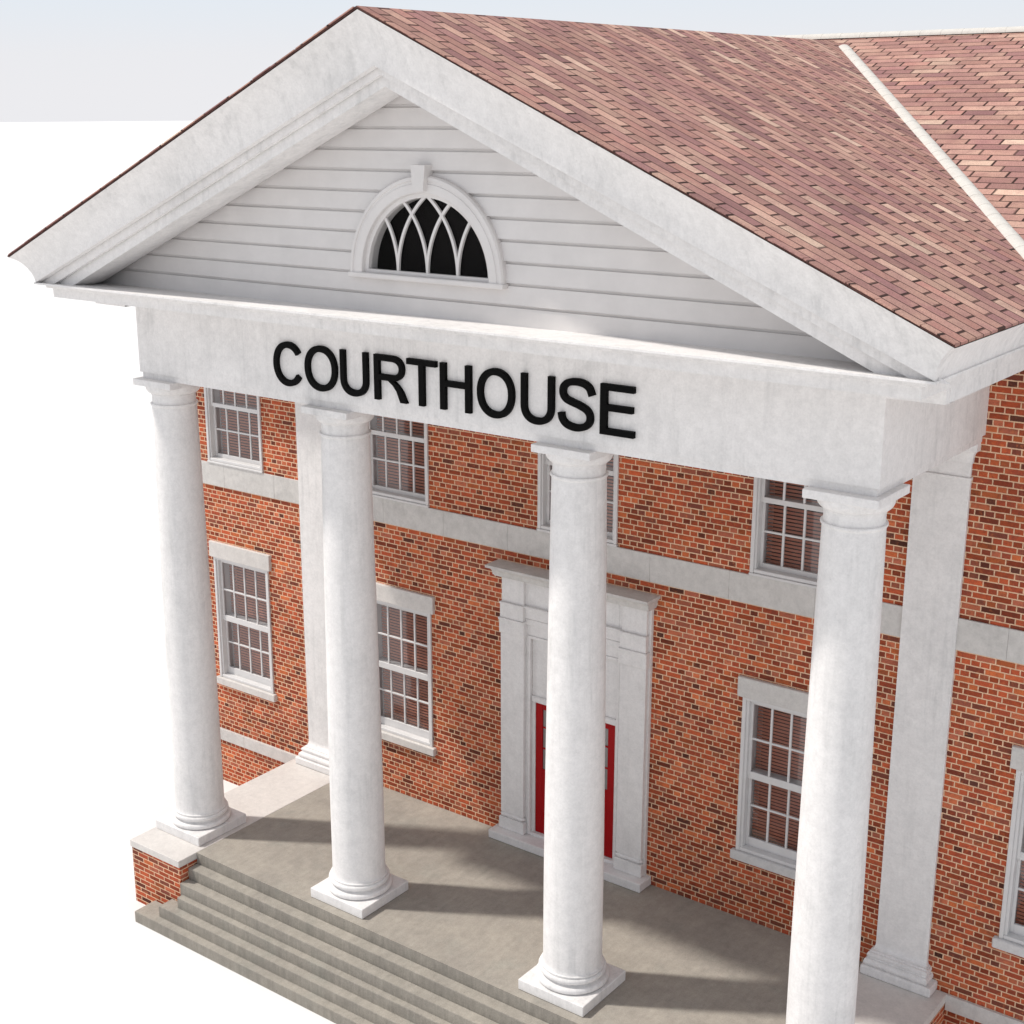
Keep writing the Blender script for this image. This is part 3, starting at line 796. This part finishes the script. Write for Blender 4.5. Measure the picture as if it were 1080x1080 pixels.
def Ls(x0, x1):
    w, h = sp(x0, x1)
    key = [(.955, .715), (.87, .865), (.70, .940), (.49, .955), (.27, .925), (.13, .83), (.115, .70), (.20, .60), (.38, .545), (.60, .495), (.80, .425), (.895, .33), (.895, .20), (.79, .10), (.60, .047), (.42, .045), (.22, .09), (.10, .19), (.065, .315)]
    pts = []
    for i in range(len(key) - 1):
        p0, p1, p2, p3 = key[max(0, i - 1)], key[i], key[i + 1], key[min(len(key) - 1, i + 2)]
        for k in range(5):
            t = k / 5
            pts.append(tuple(.5 * (2 * p1[j] + (p2[j] - p0[j]) * t + (2 * p0[j] - 5 * p1[j] + 4 * p2[j] - p3[j]) * t * t + (3 * p1[j] - p0[j] - 3 * p2[j] + p3[j]) * t ** 3) for j in (0, 1)))
    pts.append(key[-1]); letter(x0, x1, [('str', (False, pts, SW))])
Lc(-2.410, -1.955); Lo(-1.908, -1.425); Lu(-1.368, -.966); Lr(-.868, -.430); Lt(-.408, -.012)
Lh(.044, .444); Lo(.524, .988); Lu(1.074, 1.470); Ls(1.530, 1.930); Le(2.014, 2.392)

# ------------------------------------------------------------------ light
az = Vector((.862, .507)).normalized(); el = math.radians(56)
trav = Vector((az.x * math.cos(el), az.y * math.cos(el), -math.sin(el)))
sl = bpy.data.lights.new('sun', 'SUN'); sl.energy = 3.3; sl.angle = math.radians(2.6); sl.color = (1.0, .955, .89)
so = bpy.data.objects.new('sun', sl); col.objects.link(so); so.rotation_euler = trav.to_track_quat('-Z', 'Y').to_euler(); so.location = (-20, -15, 30)

w = bpy.data.worlds.new('World'); scene.world = w; w.use_nodes = True
t = w.node_tree; t.nodes.clear()
o = t.nodes.new('ShaderNodeOutputWorld'); bg = t.nodes.new('ShaderNodeBackground'); t.links.new(bg.outputs[0], o.inputs[0])
sky = t.nodes.new('ShaderNodeTexSky'); sky.sky_type = 'NISHITA'; sky.sun_disc = False
sky.sun_elevation = el; sky.sun_rotation = math.atan2(-az.x, -az.y); sky.air_density = 1.0; sky.dust_density = 1.5; sky.ozone_density = 1.0
tc = t.nodes.new('ShaderNodeTexCoord'); sx_ = t.nodes.new('ShaderNodeSeparateXYZ'); cx_ = t.nodes.new('ShaderNodeCombineXYZ'); mx_ = t.nodes.new('ShaderNodeMath')
mx_.operation = 'MAXIMUM'; mx_.inputs[1].default_value = .012
t.links.new(tc.outputs['Generated'], sx_.inputs[0]); t.links.new(sx_.outputs[2], mx_.inputs[0])
t.links.new(sx_.outputs[0], cx_.inputs[0]); t.links.new(sx_.outputs[1], cx_.inputs[1]); t.links.new(mx_.outputs[0], cx_.inputs[2])
t.links.new(cx_.outputs[0], sky.inputs[0])
haze = t.nodes.new('ShaderNodeValToRGB'); e_ = haze.color_ramp.elements   # pale hazy air low in the sky
e_[0].position = 0.0; e_[0].color = (.845, .84, .865, 1); e_[1].position = 1.0; e_[1].color = (.73, .76, .80, 1)
for p_, c_ in ((.035, (.83, .835, .865, 1)), (.09, (.745, .825, .905, 1)), (.25, (.735, .77, .825, 1))):
    q_ = e_.new(p_); q_.color = c_
t.links.new(mx_.outputs[0], haze.inputs[0])
sc_ = t.nodes.new('ShaderNodeVectorMath'); sc_.operation = 'SCALE'; sc_.inputs['Scale'].default_value = 10.0; t.links.new(haze.outputs[0], sc_.inputs[0])
fm = t.nodes.new('ShaderNodeMapRange'); fm.inputs[1].default_value = .1; fm.inputs[2].default_value = .6; fm.inputs[3].default_value = 1.0; fm.inputs[4].default_value = .8
t.links.new(mx_.outputs[0], fm.inputs[0])
mixn = t.nodes.new('ShaderNodeMix'); mixn.data_type = 'RGBA'
t.links.new(fm.outputs[0], mixn.inputs[0])
t.links.new(sky.outputs[0], mixn.inputs[6]); t.links.new(sc_.outputs[0], mixn.inputs[7])
t.links.new(mixn.outputs[2], bg.inputs[0]); bg.inputs[1].default_value = .10

# ------------------------------------------------------------------ camera
cd = bpy.data.cameras.new('camera'); co = bpy.data.objects.new('camera', cd); col.objects.link(co); scene.camera = co
yaw, pitch, roll = .6618, -.2751, -.0064
yaw, pitch, roll = math.radians(37.917), math.radians(-15.764), math.radians(-.367)
f_ = Vector((-math.sin(yaw) * math.cos(pitch), math.cos(yaw) * math.cos(pitch), math.sin(pitch)))
r_ = Vector((math.cos(yaw), math.sin(yaw), 0)); u_ = r_.cross(f_)
rr = r_ * math.cos(roll) + u_ * math.sin(roll); uu = u_ * math.cos(roll) - r_ * math.sin(roll)
mat = Matrix((rr, uu, -f_)).transposed().to_4x4(); mat.translation = Vector((9.3116, -11.5982, 9.3994))
co.matrix_world = mat
cd.sensor_width = 36; cd.sensor_fit = 'HORIZONTAL'; cd.lens = 1509.95 / 1080 * 36
cd.shift_x = (540 - 501.945) / 1080; cd.shift_y = -(540 - 539.483) / 1080
cd.clip_start = .1; cd.clip_end = 5000
scene.view_settings.view_transform = 'Standard'; scene.view_settings.look = 'None'; scene.view_settings.exposure = 0; scene.view_settings.gamma = 1
scene.cycles.max_bounces = 8; scene.cycles.diffuse_bounces = 5; scene.cycles.transparent_max_bounces = 12
